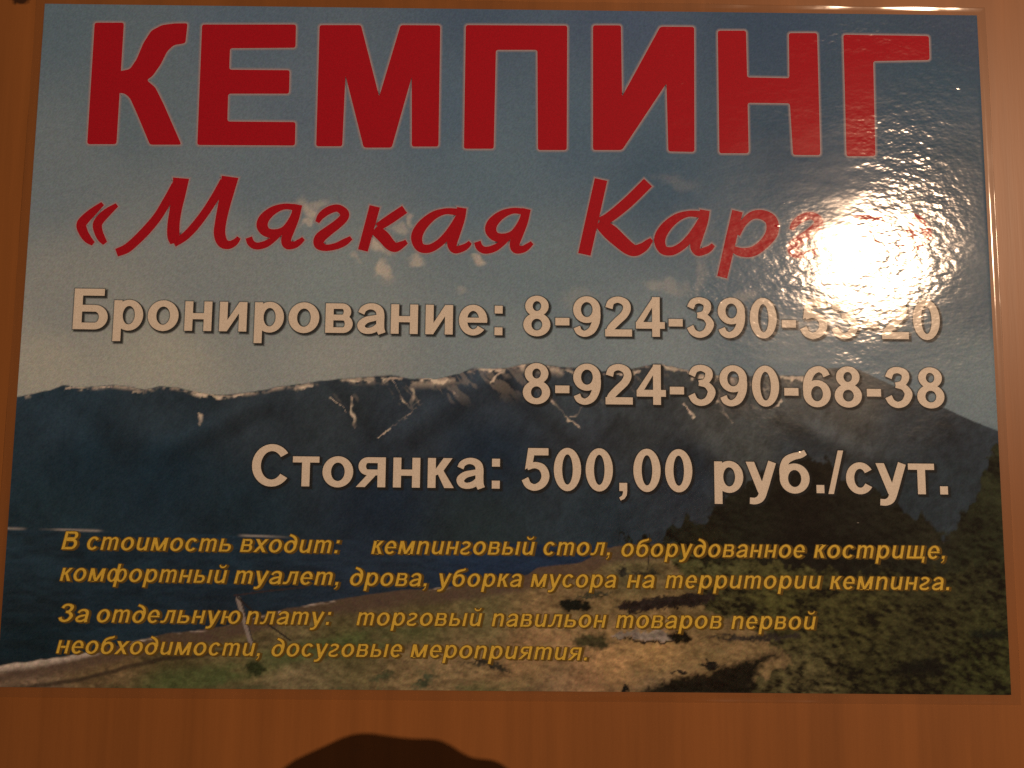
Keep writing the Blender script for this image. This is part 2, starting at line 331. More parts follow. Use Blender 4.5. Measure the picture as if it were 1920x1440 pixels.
WATERTOP = [(-157.38,-59.39),(-142.33,-59.57),(-106.64,-60.19),(-71.69,-61.14),(-39.89,-62.11),(1.47,-62.53),(39.71,-62.98),(161.05,-66.01)]
SHORE = [(-157.34,-101.26),(-148.17,-99.07),(-135.84,-97.15),(-125.02,-95.54),(-108.07,-91.45),(-101.9,-89.87),(-81.66,-86.8),(-64.56,-82.05),(-49.68,-79.3),(-33.18,-76.69),(-20.55,-75.81),(-7.92,-74.31),(6.48,-71.39),(9,-69.5),(13.45,-69.15),(22.34,-67.83),(25.68,-66.24),(29.83,-63.54),(33.34,-62.72),(55.68,-61.9),(161.34,-60.98)]
GREEN = [(44.5,-62.31),(55.51,-74.71),(60.16,-82.41),(71.2,-84.63),(74.28,-88.45),(80.52,-92.24),(83.58,-96.03),(77.2,-99.44),(67.66,-105.28),(65.98,-111.33),(164.81,-110.6),(167.83,-59.66),(87.62,-61.94)]
TREES = [[(31.74,-62.58),(42.92,-59.81),(54.13,-57.83),(60.55,-55.88),(63.02,-51.91),(71.93,-47.07),(78.52,-39.83),(85.05,-36.89),(93.11,-37.45),(99.5,-39.64),(104.24,-42.79),(110.55,-46.71),(118.46,-50.61),(124.81,-52.46),(129.48,-56.05),(134.05,-61.53),(135.36,-67.79),(119.23,-71.83),(96.96,-70.46),(79.48,-68.58),(68.33,-68.68),(57.21,-66.59),(47.67,-64.17)],
    [(130.98,-58.41),(136.13,-51.25),(142.76,-47.21),(144.73,-40.01),(147.97,-33.56),(153.29,-31.1),(166.29,-30.97),(164.16,-67.54),(143.36,-67.72),(133.91,-64.67)]]
PATCHES = [([(32.48,-80.71),(35.65,-78.75),(45.96,-77.89),(57.08,-75.86),(62.63,-76.59),(61.8,-78.92),(52.27,-80.54),(45.92,-81.75),(34.85,-82)],(0.019,0.018,0.021),.5),
    ([(15.08,-80.08),(16.65,-78.52),(21.4,-78.48),(24.57,-79.61),(23.78,-81.55),(17.46,-82.14)],(0.004,0.008,0.008),.6),([(19.03,-78.11),(24.57,-76.9),(30.91,-76.08),(30.91,-77.24),(24.57,-78.22)],(0.044,0.055,0.044),.5),
    ([(18.66,-90.43),(22.99,-88.1),(28.51,-88.82),(31.66,-91.09),(28.5,-93.03),(22.21,-92.7)],(0.057,0.061,0.034),1.2),
    ([(31.66,-88.8),(38.77,-87.2),(49.02,-87.89),(53.75,-88.62),(52.94,-90.16),(45.84,-90.37),(38.75,-89.66),(32.45,-89.94)],(0.250,0.254,0.270),.5),([(31.66,-89.72),(39.54,-89.96),(49,-90.57),(48.99,-91.19),(38.75,-90.81)],(0.010,0.010,0.011),.3),([(47.44,-87.9),(50.61,-87.11),(52.23,-83.24),(53.37,-87.85),(54.67,-90.53),(49.78,-91.33)],(0.006,0.008,0.006),.5),
    ([(56.9,-89.36),(69.54,-88.49),(80.61,-88.4),(86.94,-87.97),(86.91,-89.27),(78.99,-90.1),(68.73,-90.03)],(0.032,0.032,0.033),.5),
    ([(38.65,-106.63),(41.02,-104.35),(48.88,-101.48),(58.33,-99.28),(64.65,-97.71),(72.56,-95.36),(78.12,-93.4),(80.48,-93.92),(75.68,-96.86),(72.87,-99.93),(72.34,-106.38)],(0.009,0.010,0.008),1.3),([(34.35,-106.67),(34.36,-103.26),(35.54,-103.25),(36.31,-105.14),(38.66,-105.12),(38.65,-106.63)],(0.004,0.006,0.008),.3),
    ([(48.12,-98.98),(50.49,-98.2),(53.63,-98.71),(52.04,-99.71)],(0.027,0.025,0.025),.3),([(56.01,-96.63),(59.95,-96.22),(63.87,-97.56),(59.92,-98.35)],(0.010,0.013,0.014),.4),
    ([(113.43,-98.85),(118.28,-95.76),(126.21,-94.93),(130.85,-97.19),(126.02,-99.51),(118.12,-99.96)],(0.004,0.006,0.005),1.2),([(136.02,-87.95),(140.85,-86.38),(147.97,-86.7),(147.08,-88.63),(140.72,-89.07)],(0.004,0.010,0.008),1.0),
    ([(-77.22,-98.82),(-74.96,-96.9),(-70.24,-97.62),(-70.88,-101.04),(-74.77,-101.45)],(0.030,0.050,0.023),1.0),([(-40.4,-101.56),(-35.77,-99.25),(-32.6,-100.74),(-35.68,-102.66)],(0.080,0.104,0.066),.9),([(-12.32,-96.79),(-5.27,-95.97),(0.24,-98.21),(1.44,-100.1),(-2.89,-98.62)],(0.031,0.034,0.030),.5),
    ([(-27.84,-103.74),(-23.22,-100.67),(-20.07,-101.41),(-23.14,-104.46)],(0.069,0.096,0.066),1.0),
    ([(32.91,-69.45),(34.9,-68.65),(37.28,-71.36),(33.3,-71.78)],(0.027,0.036,0.038),.4),([(37.28,-70.35),(44.44,-69.74),(46.02,-71.29),(38.86,-72.13)],(0.033,0.040,0.033),.5)]
STICKS = [([(-79.32,-79.24),(-77.34,-85.07),(-75.01,-91.95)],.85,(0.277,0.282,0.316)),([(-78.53,-79.23),(-76.55,-85.07),(-74.57,-91.18)],.30,(0.072,0.066,0.076)),([(-80.46,-78.32),(-71.06,-77.01),(-59.27,-75.67)],.35,(0.037,0.036,0.054)),
    ([(-79.33,-78.93),(-72.31,-85.03),(-63.44,-91.09)],.35,(0.021,0.021,0.027)),([(42.61,-59.19),(41.89,-69.84)],.2,(0.027,0.032,0.033))]

def make_print():
    m, t, out = nodes('printed_photo_paper')
    at = N(t, 'ShaderNodeVertexColor'); at.layer_name = 'ink'
    bs = N(t, 'ShaderNodeBsdfPrincipled', Roughness=.6); bs.inputs['Specular IOR Level'].default_value = .1
    t.links.new(at.outputs['Color'], bs.inputs['Base Color']); t.links.new(bs.outputs[0], out.inputs[0])
    nx, ny = 861, 609
    X, Y = np.meshgrid(np.linspace(-SW/2, SW/2, nx), np.linspace(-SH/2, SH/2, ny))
    col = print_colours(X, Y)
    # outer skirt down to the back of the sheet so that it has its thickness
    D = np.full(X.shape, Z_PRINT)
    pad = lambda a: np.pad(a, 1, mode='edge')
    X, Y, D = pad(X), pad(Y), np.pad(D, 1, constant_values=.05)
    col = np.stack([pad(col[..., i]) for i in range(3)]+[np.ones(X.shape)], -1)
    P = np.stack([X*MM, -D*MM, Y*MM], -1).reshape(-1, 3)
    me = grid_mesh('printed_photo', P, nx+2, ny+2)
    me.polygons.foreach_set('use_smooth', np.zeros(len(me.polygons), bool))
    a = me.color_attributes.new('ink', 'FLOAT_COLOR', 'POINT')
    a.data.foreach_set('color', np.ascontiguousarray(col, np.float32).ravel())
    o = link('printed_photo', me, m, sign)
    o['label'] = 'printed photo of snowy dark mountains, lake shore and shrubs'
make_print()

# ------------------------------------------------------------------ lettering: outlines drawn here, em = 1000
def R(x0, y0, x1, y1): return [[(x0, y0), (x1, y0), (x1, y1), (x0, y1)]]
def Pg(*p): return [list(p)]
def smooth(pts, k=7):
    """Catmull-Rom through points of any dimension"""
    p = [np.array(q, float) for q in pts]; p = [2*p[0]-p[1]]+p+[2*p[-1]-p[-2]]; o = []
    for i in range(1, len(p)-2):
        for j in range(k):
            t = j/k
            o.append(.5*((2*p[i])+(-p[i-1]+p[i+1])*t+(2*p[i-1]-5*p[i]+4*p[i+1]-p[i+2])*t*t+(-p[i-1]+3*p[i]-3*p[i+1]+p[i+2])*t**3))
    o.append(p[-2]); return o
def S(*pts, k=6):
    """stroke with a width at every point, as a strip of quads"""
    q = smooth(pts, k) if len(pts) > 2 else [np.array(v, float) for v in pts]
    L, Rr = [], []
    for i, v in enumerate(q):
        d = q[min(i+1, len(q)-1)][:2]-q[max(i-1, 0)][:2]; d /= np.hypot(*d)+1e-9
        n = np.array((-d[1], d[0]))*max(v[2], 1e-3)/2
        L.append(tuple(v[:2]+n)); Rr.append(tuple(v[:2]-n))
    return [[L[i], L[i+1], Rr[i+1], Rr[i]] for i in range(len(q)-1)]
def ring(cx, cy, rx, ry, tx, ty, a0=0, a1=360, n=36):
    o = []; k = max(4, int(n*(a1-a0)/360))
    pt = lambda a, r, s: (cx+r*math.cos(math.radians(a)), cy+s*math.sin(math.radians(a)))
    for i in range(k):
        a, b = a0+(a1-a0)*i/k, a0+(a1-a0)*(i+1)/k
        o.append([pt(a, rx, ry), pt(b, rx, ry), pt(b, rx-tx, ry-ty), pt(a, rx-tx, ry-ty)])
    return o
def D(x0, xr, y0, y1, tx, ty):
    h = (y1-y0)/2; xm = xr-min(h*1.05, (xr-x0)*.8)
    return R(x0-5, y1-ty, xm, y1)+R(x0-5, y0, xm, y0+ty)+ring(xm, y0+h, xr-xm, h, tx, ty, -90, 90, 40)
def mirror(g, c): return [[(2*c-x, y) for x, y in p] for p in g]
def turn(g, cx, cy): return [[(2*cx-x, 2*cy-y) for x, y in p] for p in g]

six = ring(287, 230, 240, 242, 137, 106)+S((462, 548, 120), (420, 630, 116), (320, 668, 110), (205, 610, 130), (135, 480, 137), (112, 340, 137), (115, 230, 125))
three = S((100, 530, 122), (155, 635, 116), (270, 668, 110), (385, 615, 128), (400, 520, 130), (340, 425, 108), (225, 395, 98))+S((225, 395, 90), (360, 365, 112), (436, 275, 132), (438, 200, 137), (375, 92, 122), (260, 45, 112), (150, 88, 118), (92, 190, 125))
nn = R(66, 0, 203, 519)+S((160, 340, 80), (225, 432, 98), (325, 470, 108), (420, 435, 125), (457, 340, 137), (458, 180, 137), (458, 0, 137))
G = {
 'о': (ring(305, 259, 265, 271, 147, 110), 611),
 'р': (R(66, -199, 203, 519)+ring(325, 259, 247, 271, 143, 108), 611),
 'н': (R(66, 0, 203, 519)+R(394, 0, 531, 519)+R(200, 205, 398, 312), 597),
 'и': (R(66, 0, 203, 519)+R(400, 0, 537, 519)+Pg((200, 0), (200, 195), (403, 519), (403, 324)), 603),
 'в': (R(66, 0, 203, 519)+D(203, 505, 225, 519, 128, 96)+D(203, 537, 0, 318, 137, 98), 572),
 'а': (S((108, 352, 112), (145, 425, 110), (235, 472, 106), (335, 466, 116), (412, 415, 132), (438, 330, 137), (438, 200, 137), (444, 80, 137), (472, 0, 130))
       +S((437, 290, 95), (330, 268, 100), (195, 232, 115), (112, 155, 132), (135, 75, 118), (215, 43, 105), (320, 62, 110), (405, 125, 110), (440, 200, 95)), 556),
 'е': (ring(283, 259, 245, 271, 142, 108, -6, 322)+R(150, 215, 524, 302), 556),
 ':': (R(98, 0, 235, 137)+R(98, 382, 235, 519), 333), '.': (R(72, 0, 209, 137), 278),
 ',': (R(72, 0, 209, 137)+Pg((135, 3), (209, 3), (200, -70), (160, -130), (95, -162), (70, -112), (120, -75), (135, -30)), 278),
 '-': (R(48, 190, 296, 325), 333), '/': (Pg((0, -12), (95, -12), (280, 728), (185, 728)), 278),
 '0': (ring(278, 355, 238, 367, 145, 110), 556),
 '2': (S((105, 512, 132), (145, 620, 120), (262, 666, 112), (388, 615, 130), (424, 510, 137), (375, 395, 135), (255, 275, 135), (140, 150, 128), (108, 60, 120))+R(38, 0, 512, 127), 556),
 '3': (three, 556), '4': (R(312, 0, 448, 718)+R(25, 145, 535, 265)+Pg((25, 250), (330, 718), (420, 718), (330, 560), (150, 255)), 556),
 '5': (R(150, 590, 500, 712)+Pg((146, 712), (272, 712), (222, 425), (92, 345))+S((130, 385, 100), (265, 422, 106), (395, 375, 128), (450, 240, 140), (398, 112, 130), (270, 45, 112), (152, 85, 118), (92, 190, 125)), 556),
 '6': (six, 556), '8': (ring(278, 535, 207, 188, 132, 98)+ring(278, 200, 238, 212, 142, 106), 556), '9': (turn(six, 278, 355), 556),
 'С': (ring(380, 358, 340, 370, 152, 122, 36, 324), 722),
 'Б': (R(73, 0, 221, 716)+R(218, 594, 590, 716)+D(221, 665, 0, 430, 152, 118), 700),
 'т': (R(20, 414, 478, 519)+R(180, 0, 318, 420), 497),
 'я': (R(380, 0, 517, 519)+mirror(D(380, 712, 205, 519, 130, 100), 380)+Pg((225, 240), (385, 245), (165, 0), (10, 0)), 583),
 'к': (R(66, 0, 203, 519)+Pg((200, 215), (200, 325), (335, 519), (490, 519), (315, 268))+Pg((215, 290), (325, 320), (520, 0), (355, 0)), 521),
 'с': (ring(285, 259, 247, 271, 144, 110, 33, 327), 556),
 'у': (Pg((8, 519), (155, 519), (345, 40), (280, -60), (215, 0))+S((472, 519, 140), (395, 290, 142), (325, 70, 140), (265, -85, 130), (175, -142, 112), (70, -140, 108)), 556),
 'б': (ring(305, 243, 262, 255, 146, 110)+S((112, 240, 130), (108, 400, 132), (165, 545, 130), (290, 615, 118), (420, 645, 108), (505, 690, 95)), 611),
 'п': (R(66, 0, 203, 519)+R(394, 0, 531, 519)+R(200, 414, 398, 519), 597),
 'л': (R(420, 0, 557, 519)+R(205, 414, 424, 519)+S((262, 519, 115), (250, 300, 118), (220, 130, 118), (150, 60, 108), (25, 62, 108)), 620),
 'м': (R(66, 0, 192, 519)+R(556, 0, 684, 519)+Pg((66, 519), (225, 519), (435, 0), (312, 0))+Pg((684, 519), (525, 519), (315, 0), (438, 0)), 750),
 'ь': (R(66, 0, 203, 519)+D(203, 545, 0, 325, 137, 100), 575),
 'ы': (R(66, 0, 203, 519)+D(203, 510, 0, 325, 130, 100)+R(605, 0, 742, 519), 808),
 'х': (Pg((10, 519), (170, 519), (545, 0), (385, 0))+Pg((385, 519), (545, 519), (170, 0), (10, 0)), 556),
 'ф': (R(370, -199, 507, 700)+ring(262, 259, 222, 271, 137, 100)+ring(615, 259, 222, 271, 137, 100), 877),
 'ю': (R(66, 0, 203, 519)+R(200, 208, 330, 312)+ring(560, 259, 248, 271, 140, 108), 840),
 'З': ([[(x*1.13, y) for x, y in p] for p in three], 630),
 'В': (R(73, 0, 221, 716)+D(221, 625, 372, 716, 148, 115)+D(221, 668, 0, 432, 152, 118), 722)}
IT = dict(G)      # the slanted set has its own cursive forms
IT['п'] = (nn, 590); IT['и'] = (turn(nn, 296, 259.5), 592)
IT['й'] = (turn(nn, 296, 259.5)+S((170, 715, 70), (215, 640, 80), (300, 612, 84), (385, 640, 80), (430, 715, 70)), 592)
IT['т'] = (R(66, 0, 198, 519)+S((150, 350, 80), (215, 440, 96), (295, 470, 106), (375, 432, 122), (402, 340, 132), (402, 0, 132))+S((400, 350, 80), (470, 440, 96), (550, 470, 106), (632, 432, 122), (662, 340, 132), (662, 0, 132)), 795)
IT['д'] = (ring(290, 242, 256, 254, 144, 108)+S((478, 250, 137), (480, 400, 137), (430, 540, 128), (320, 630, 115), (165, 690, 100)), 600)
IT['г'] = (S((85, 400, 112), (150, 462, 106), (265, 470, 106), (365, 405, 128), (335, 312, 118), (225, 240, 112), (108, 165, 128), (125, 72, 112), (235, 43, 106), (360, 58, 110), (430, 120, 100)), 500)
IT['щ'] = (turn(R(66, 0, 198, 519)+R(330, 0, 462, 519)+R(600, 0, 732, 519)+R(66, 414, 732, 519), 399, 259.5)+R(700, -150, 815, 105), 850)

def union(polys):
    """overlapping outlines -> verts, triangles of their union"""
    vs, es, seen, polys = [], [], {}, [p for p in polys if len(p) > 2]
    for p in polys:
        ids = []
        for x, y in p:
            k = (round(x, 4), round(y, 4))
            if k not in seen: seen[k] = len(vs); vs.append(Vector(k))
            ids.append(seen[k])
        es += [(a, b) for a, b in zip(ids, ids[1:]+ids[:1]) if a != b]
    v, e, f, *_ = delaunay_2d_cdt(vs, es, [], 0, 1e-5)
    V = np.array([(q.x, q.y) for q in v]); F = np.array([list(q) for q in f if len(q) == 3])
    cen = V[F].mean(1); keep = np.zeros(len(F), bool)
    for p in polys:
        if len(p) == 4:
            for t in ((p[0], p[1], p[2]), (p[0], p[2], p[3])): keep |= inpoly(cen[:, 0], cen[:, 1], t)
        else: keep |= inpoly(cen[:, 0], cen[:, 1], p)
    d1, d2 = V[F[:, 1]]-V[F[:, 0]], V[F[:, 2]]-V[F[:, 0]]
    keep &= np.abs(d1[:, 0]*d2[:, 1]-d1[:, 1]*d2[:, 0]) > 1e-7
    return [tuple(q) for q in V], [list(map(int, q)) for q in F[keep]]

def loops_of(v, f):
    """boundary half-edges of a triangle set, outside to the right"""
    he = {}
    for t in f:
        a = sum(v[t[i]][0]*v[t[(i+1) % 3]][1]-v[t[(i+1) % 3]][0]*v[t[i]][1] for i in range(3))
        t2 = t if a > 0 else t[::-1]
        for i in range(len(t2)): he[(t2[i], t2[(i+1) % len(t2)])] = 1
    return [e for e in he if (e[1], e[0]) not in he]

def soften(v, f, w):
    """letter body (alpha 1) with a fading rim of width w around it"""
    be = loops_of(v, f); nrm = {}
    for a, b in be:
        d = np.array(v[b])-np.array(v[a]); d /= np.hypot(*d)+1e-9
        n = np.array((d[1], -d[0]))
        for q in (a, b): nrm[q] = nrm.get(q, 0)+n
    V = list(v); A = [1.0]*len(v); F = [list(t) for t in f]; out = {}
    for q, n in nrm.items():
        l = np.hypot(*n); n = n/l if l > 1e-6 else n
        k = w/max(.6, l/2)
        out[q] = len(V); V.append((v[q][0]+n[0]*k, v[q][1]+n[1]*k)); A.append(0.0)
    for a, b in be: F.append([b, a, out[a], out[b]])
    return V, A, F

def erode(v, f, w):
    nrm = {}
    for a, b in loops_of(v, f):
        d = np.array(v[b])-np.array(v[a]); d /= np.hypot(*d)+1e-9
        for q in (a, b): nrm[q] = nrm.get(q, 0)+np.array((d[1], -d[0]))
    V = list(v)
    for q, n in nrm.items():
        l = np.hypot(*n)
        if l > 1e-6: V[q] = (v[q][0]-n[0]/l*w/max(.7, l/2), v[q][1]-n[1]/l*w/max(.7, l/2))
    return V

def ink_mat(name, col, alpha=None):
    m, t, out = nodes(name)
    bs = N(t, 'ShaderNodeBsdfPrincipled', Roughness=.6); bs.inputs['Specular IOR Level'].default_value = .1
    tc = N(t, 'ShaderNodeTexCoord'); n = N(t, 'ShaderNodeTexNoise', Scale=2600.0, Detail=2.0, Roughness=.7)
    t.links.new(tc.outputs['Object'], n.inputs['Vector'])
    mx = N(t, 'ShaderNodeMix', data_type='RGBA')
    mx.inputs[6].default_value = (*[c*.62 for c in col], 1); mx.inputs[7].default_value = (*[min(.95, c*1.38) for c in col], 1)
    t.links.new(n.outputs['Fac'], mx.inputs[0]); t.links.new(mx.outputs[2], bs.inputs['Base Color'])
    if alpha is None: t.links.new(bs.outputs[0], out.inputs[0])
    else:
        at = N(t, 'ShaderNodeAttribute', attribute_name='cover')
        mu = N(t, 'ShaderNodeMath', operation='MULTIPLY'); mu.inputs[1].default_value = alpha
        tr = N(t, 'ShaderNodeBsdfTransparent'); ms = N(t, 'ShaderNodeMixShader')
        t.links.new(at.outputs['Fac'], mu.inputs[0]); t.links.new(mu.outputs[0], ms.inputs[0])
        t.links.new(tr.outputs[0], ms.inputs[1]); t.links.new(bs.outputs[0], ms.inputs[2]); t.links.new(ms.outputs[0], out.inputs[0])
    return m

def sheet(name, geo, z, mat, off=(0, 0), parent=None):
    """flat ink layer in sheet millimetres at height z; geo: list of (verts, faces, cover)"""
    V, F, A = [], [], []
    for v, f, a in geo:
        b = len(V); V += [((x+off[0])*MM, -z*MM, (y+off[1])*MM) for x, y in v]
        F += [[q+b for q in t] for t in f]; A += a
    me = bpy.data.meshes.new(name); me.from_pydata(V, [], F); me.validate()
    if len(me.vertices) == len(A):
        at = me.attributes.new('cover', 'FLOAT', 'POINT'); at.data.foreach_set('value', A)
    me.update()
    return link(name, me, mat, parent or sign)

def lettering(name, glyph_polys, mats, label=None, rim=.35, rimmat=None, shade=None, parent=None, thin=0):
    body = [union(g) for g in glyph_polys]
    body = [(v, f, [1.0]*len(v)) for v, f in body]
    o = sheet(name, [(erode(v, f, thin), f, a) for v, f, a in body] if thin else body, Z_INK, mats, parent=parent)
    if label: o['label'] = label
    geo = []
    for v, f, a in body:
        V, A, F = soften(v, f, rim); geo.append((V, F, A))
    if rimmat: sheet('letter_glow' if shade is None else 'letter_outline', geo, Z_SHADE, rimmat, parent=o)
    if shade:
        smat, off, w = shade
        geo = []
        for v, f, a in body:
            V, A, F = soften(v, f, w); geo.append((V, F, A))
        sheet('letter_shadow', geo, Z_SHADE-.015, smat, off, parent=o)
    return o

def set_text(text, x0, y0, x1, y1, cap, slant=0.0, font=G):
    """outlines of a run of text fitted from (x0,y0) to (x1,y1) on its baseline, cap height in mm"""
    pen, gl = 0, []
    for ch in text:
        if ch == ' ': pen += 278; continue
        g, adv = font[ch]
        gl.append([[(x+pen+slant*y, y) for x, y in p] for p in g]); pen += adv
    lo = min(q[0] for g in gl for p in g for q in p); hi = max(q[0] for g in gl for p in g for q in p)
    kx = (x1-x0)/(hi-lo); ky = cap/716; sl = (y1-y0)/(x1-x0)
    return [[[(x0+(x-lo)*kx, y0+y*ky+sl*(x-lo)*kx) for x, y in p] for p in g] for g in gl]

RED = ink_mat('red_ink', (0.399,0.004,0.020))
WHITE = ink_mat('white_ink', (.86, .82, .75))
GOLD = ink_mat('gold_ink', (0.684,0.512,0.079))
PINK = ink_mat('pale_halo_ink', (0.522,0.493,0.620), .8)
SHADE = ink_mat('dark_shadow_ink', (.022, .026, .032), .75)
OUTL = ink_mat('dark_outline_ink', (.03, .035, .04), .55)
OLIVE = ink_mat('brown_shadow_ink', (.15, .10, .02), .8)
OLINE = ink_mat('brown_outline_ink', (.22, .15, .03), .8)

HEAD = [[[(-132.33,98.86),(-123.05,98.98),(-123.09,59.1),(-132.23,58.99)],[(-124.46,82.68),(-120.32,83.62),(-118.4,86.9),(-116.59,92.22),(-114.29,96.42),(-111.01,98.33),(-107.24,98.92),(-102.93,99.06),(-103.28,92.4),(-106.87,91.73),(-108.87,89.67),(-110.74,85.23),(-113.06,81.42),(-114.83,80.08),(-112.03,77.75),(-109.24,72.54),(-102.88,59.17),(-112.69,59.05),(-117.43,69.39),(-119.78,74.16),(-121.54,75.62),(-124.9,75.84)]],
    [[(-98.35,98.68),(-68.58,99.07),(-68.47,91.34),(-89.13,90.9),(-89.07,83.83),(-70.05,83.9),(-69.94,76.17),(-89.05,75.94),(-88.9,66.87),(-67.59,66.96),(-67.48,59.34),(-97.96,59.14)]],
    [[(-61.13,98.98),(-48,99.16),(-41.62,75.56),(-35.45,99.32),(-22.82,99.39),(-22.67,59.53),(-31.02,59.43),(-31.52,82.27),(-37.27,59.01),(-46.03,58.9),(-52.41,82.45),(-52.72,59.25),(-60.89,59.16)]],
    [[(-14.76,99.59),(17.52,99.83),(17.47,58.88),(8.43,58.78),(8.06,91.61),(-5.07,91.44),(-5.37,59.04),(-14.72,58.93)]],
    [[(25.69,100.03),(34.62,100.14),(34.86,76.51),(47.13,99.86),(57.94,99.91),(57.49,58.76),(49.28,58.83),(48.91,81.08),(34.79,59.09),(25.67,58.98)]],
    [[(65.42,98.76),(74.45,98.88),(74.49,83.34),(87.87,83.25),(88.07,98.25),(97.11,98.37),(96.98,58.19),(88.42,58.17),(87.83,74.98),(74.49,74.99),(74.5,58.53),(65.28,58.42)]],
    [[(105.45,97.94),(132.75,97.85),(132.67,89.83),(114.7,89.25),(114.27,58.05),(105.2,57.94)]]]
def rounded(poly, r):
    o = []; n = len(poly)
    for i in range(n):
        p, q, s = (np.array(poly[(i+k) % n]) for k in (-1, 0, 1))
        a, b = p-q, s-q; la, lb = np.hypot(*a), np.hypot(*b); k = min(r, la*.4, lb*.4)
        A, B = q+a/la*k, q+b/lb*k
        for t in (0, .3, .7, 1): o.append(tuple((1-t)**2*A+2*t*(1-t)*q+t*t*B))
    return o
for g in HEAD:
    lettering('heading_letter', [[rounded(p, .8) for p in g]], RED, rim=.92, rimmat=PINK)

ST = lambda *s: [q for pl in s for q in S(*pl, k=5)]
guil = ST([(-126.25,40.05,1.35),(-128.95,37.55,2.5),(-131.37,35.05,3.04),(-132.42,33.2,3.11),(-131.62,30.82,2.84),(-130.12,28.73,2.43),(-128.36,27.28,1.42)],[(-121.82,39.68,1.35),(-124.64,37.31,2.63),(-126.64,35.1,2.9),(-127.49,33.26,2.9),(-126.93,30.87,2.63),(-125.92,28.95,2.36),(-124.74,27.46,1.55)])
em = ST([(-121.08,24.56,2.57),(-118.15,25.85,2.9),(-115.54,28.19,2.9),(-112.31,31.74,2.97),(-109.11,36.01,2.84),(-106.6,40.63,2.84),(-103.62,46.35,3.24)],[(-102.45,48.43,5.06),(-102.87,43.16,4.12),(-103.57,38.55,3.78),(-104.02,33.95,3.78),(-103.89,30.08,3.78),(-103.33,27.8,2.84)],[(-103.71,27.8,2.7),(-100.55,29.77,2.57),(-97.62,32.96,2.7),(-94.41,37.59,2.63),(-91.54,42.58,2.7),(-88.83,47.59,3.11)],
    [(-87.27,49.04,5.33),(-87.84,44.76,4.39),(-88.81,39.42,3.78),(-89.6,34.11,3.51),(-89.69,30.77,3.58),(-88.65,28.14,3.31),(-86.73,27.39,2.63),(-84.88,28.26,2.09),(-83.68,29.78,1.35)])
ya = [(-66.6,39.5,2.03),(-70.05,39.74,1.89),(-73.45,38.47,2.63),(-76.04,36.03,3.31),(-76.69,33.55,3.51),(-75.24,31.53,2.9),(-72.48,31.21,2.63),(-69.78,32.5,2.09),(-67.82,35.42,1.82),(-66.49,38.62,1.76)],[(-65.87,40.39,2.7),(-66.75,36.14,2.84),(-68.19,32.24,3.11),(-69.11,29.41,3.11),(-68.57,27.67,2.9),(-66.51,27.62,2.23),(-65,28.58,1.89),(-63.77,29.69,1.28)],[(-71.44,30.97,1.69),(-73.09,29.37,1.89),(-75.43,27.76,2.23),(-78.15,27.14,2.23),(-79.9,28.07,2.23),(-80.66,29.81,2.09)]
ya2 = [(4.28,38.96,2.03),(0.82,39.21,1.89),(-2.62,37.93,2.63),(-5.29,35.49,3.31),(-6.02,33.01,3.51),(-4.62,30.98,2.9),(-1.86,30.66,2.63),(0.89,31.96,2.09),(2.93,34.88,1.82),(4.35,38.08,1.76)],[(5.03,39.86,2.7),(4.03,35.6,2.84),(2.47,31.7,3.11),(1.47,28.87,3.11),(1.96,27.12,2.9),(4.03,27.07,2.23),(5.57,28.04,1.89),(6.84,29.14,1.28)],[(-0.82,30.43,1.69),(-2.53,28.82,1.89),(-4.92,27.22,2.23),(-7.66,26.59,2.23),(-9.39,27.52,2.23),(-10.1,29.27,2.09)]
ge = [(-59.72,34.87,1.35),(-58.58,36.94,2.23),(-56.23,38.73,2.5),(-53.49,39.4,2.36),(-51.45,37.9,2.84),(-51.67,36.24,2.84),(-53.67,34.17,2.9),(-56.36,32.02,3.11),(-58.69,29.88,3.44),(-58.9,27.84,3.11),(-56.88,26.85,2.09),(-53.8,27.34,2.09),(-51.1,28.63,2.23),(-49.08,30.06,1.35)],
ge2 = [(87.27,34.17,1.35),(88.53,36.24,2.23),(91,38.04,2.5),(93.8,38.71,2.36),(95.77,37.21,2.84),(95.44,35.54,2.84),(93.31,33.46,2.9),(90.48,31.31,3.11),(88,29.17,3.44),(87.68,27.12,3.11),(89.65,26.12,2.09),(92.77,26.61,2.09),(95.57,27.91,2.23),(97.69,29.34,1.35)],
ka = [(-42.06,40.14,3.31),(-43.67,33.22,3.24),(-45.36,26.1,3.11)],[(-32.79,39.28,2.84),(-37.2,36.12,2.97),(-40.92,33.53,2.63)],[(-41.94,32.89,3.38),(-39.12,30.45,3.78),(-37,28.02,3.44),(-35.26,27.26,3.04),(-33.22,28.2,2.09),(-31.94,29.06,1.42)]
aa = [(-14.96,38.32,2.36),(-17.73,38.75,2.09),(-20.49,38.72,1.96),(-23.91,37.33,2.63),(-27.3,34.11,3.31),(-28.88,30.57,3.51),(-27.85,27.42,2.9),(-25.09,26.89,2.63),(-22.03,28.54,2.43),(-19.32,31.38,2.43),(-17.15,34.93,2.09),(-15.47,38.14,2.03)],[(-15.05,39.98,3.04),(-15.62,36.37,3.11),(-17.09,31.76,3.31),(-17.9,28.58,3.11),(-17.01,26.62,2.3),(-14.78,27.14,2.23),(-13.35,27.93,1.89),(-12.27,29.07,1.28)]
aa2 = [(60.54,38.4,2.36),(57.78,38.83,2.09),(55,38.8,1.96),(51.53,37.41,2.63),(48.03,34.19,3.31),(46.34,30.64,3.51),(47.28,27.48,2.9),(50.03,26.95,2.63),(53.16,28.6,2.43),(55.95,31.45,2.43),(58.24,35.01,2.09),(60.02,38.22,2.03)],[(60.5,40.07,3.04),(59.82,36.44,3.11),(58.2,31.83,3.31),(57.3,28.65,3.11),(58.13,26.69,2.3),(60.38,27.2,2.23),(61.84,27.99,1.89),(62.96,29.13,1.28)]
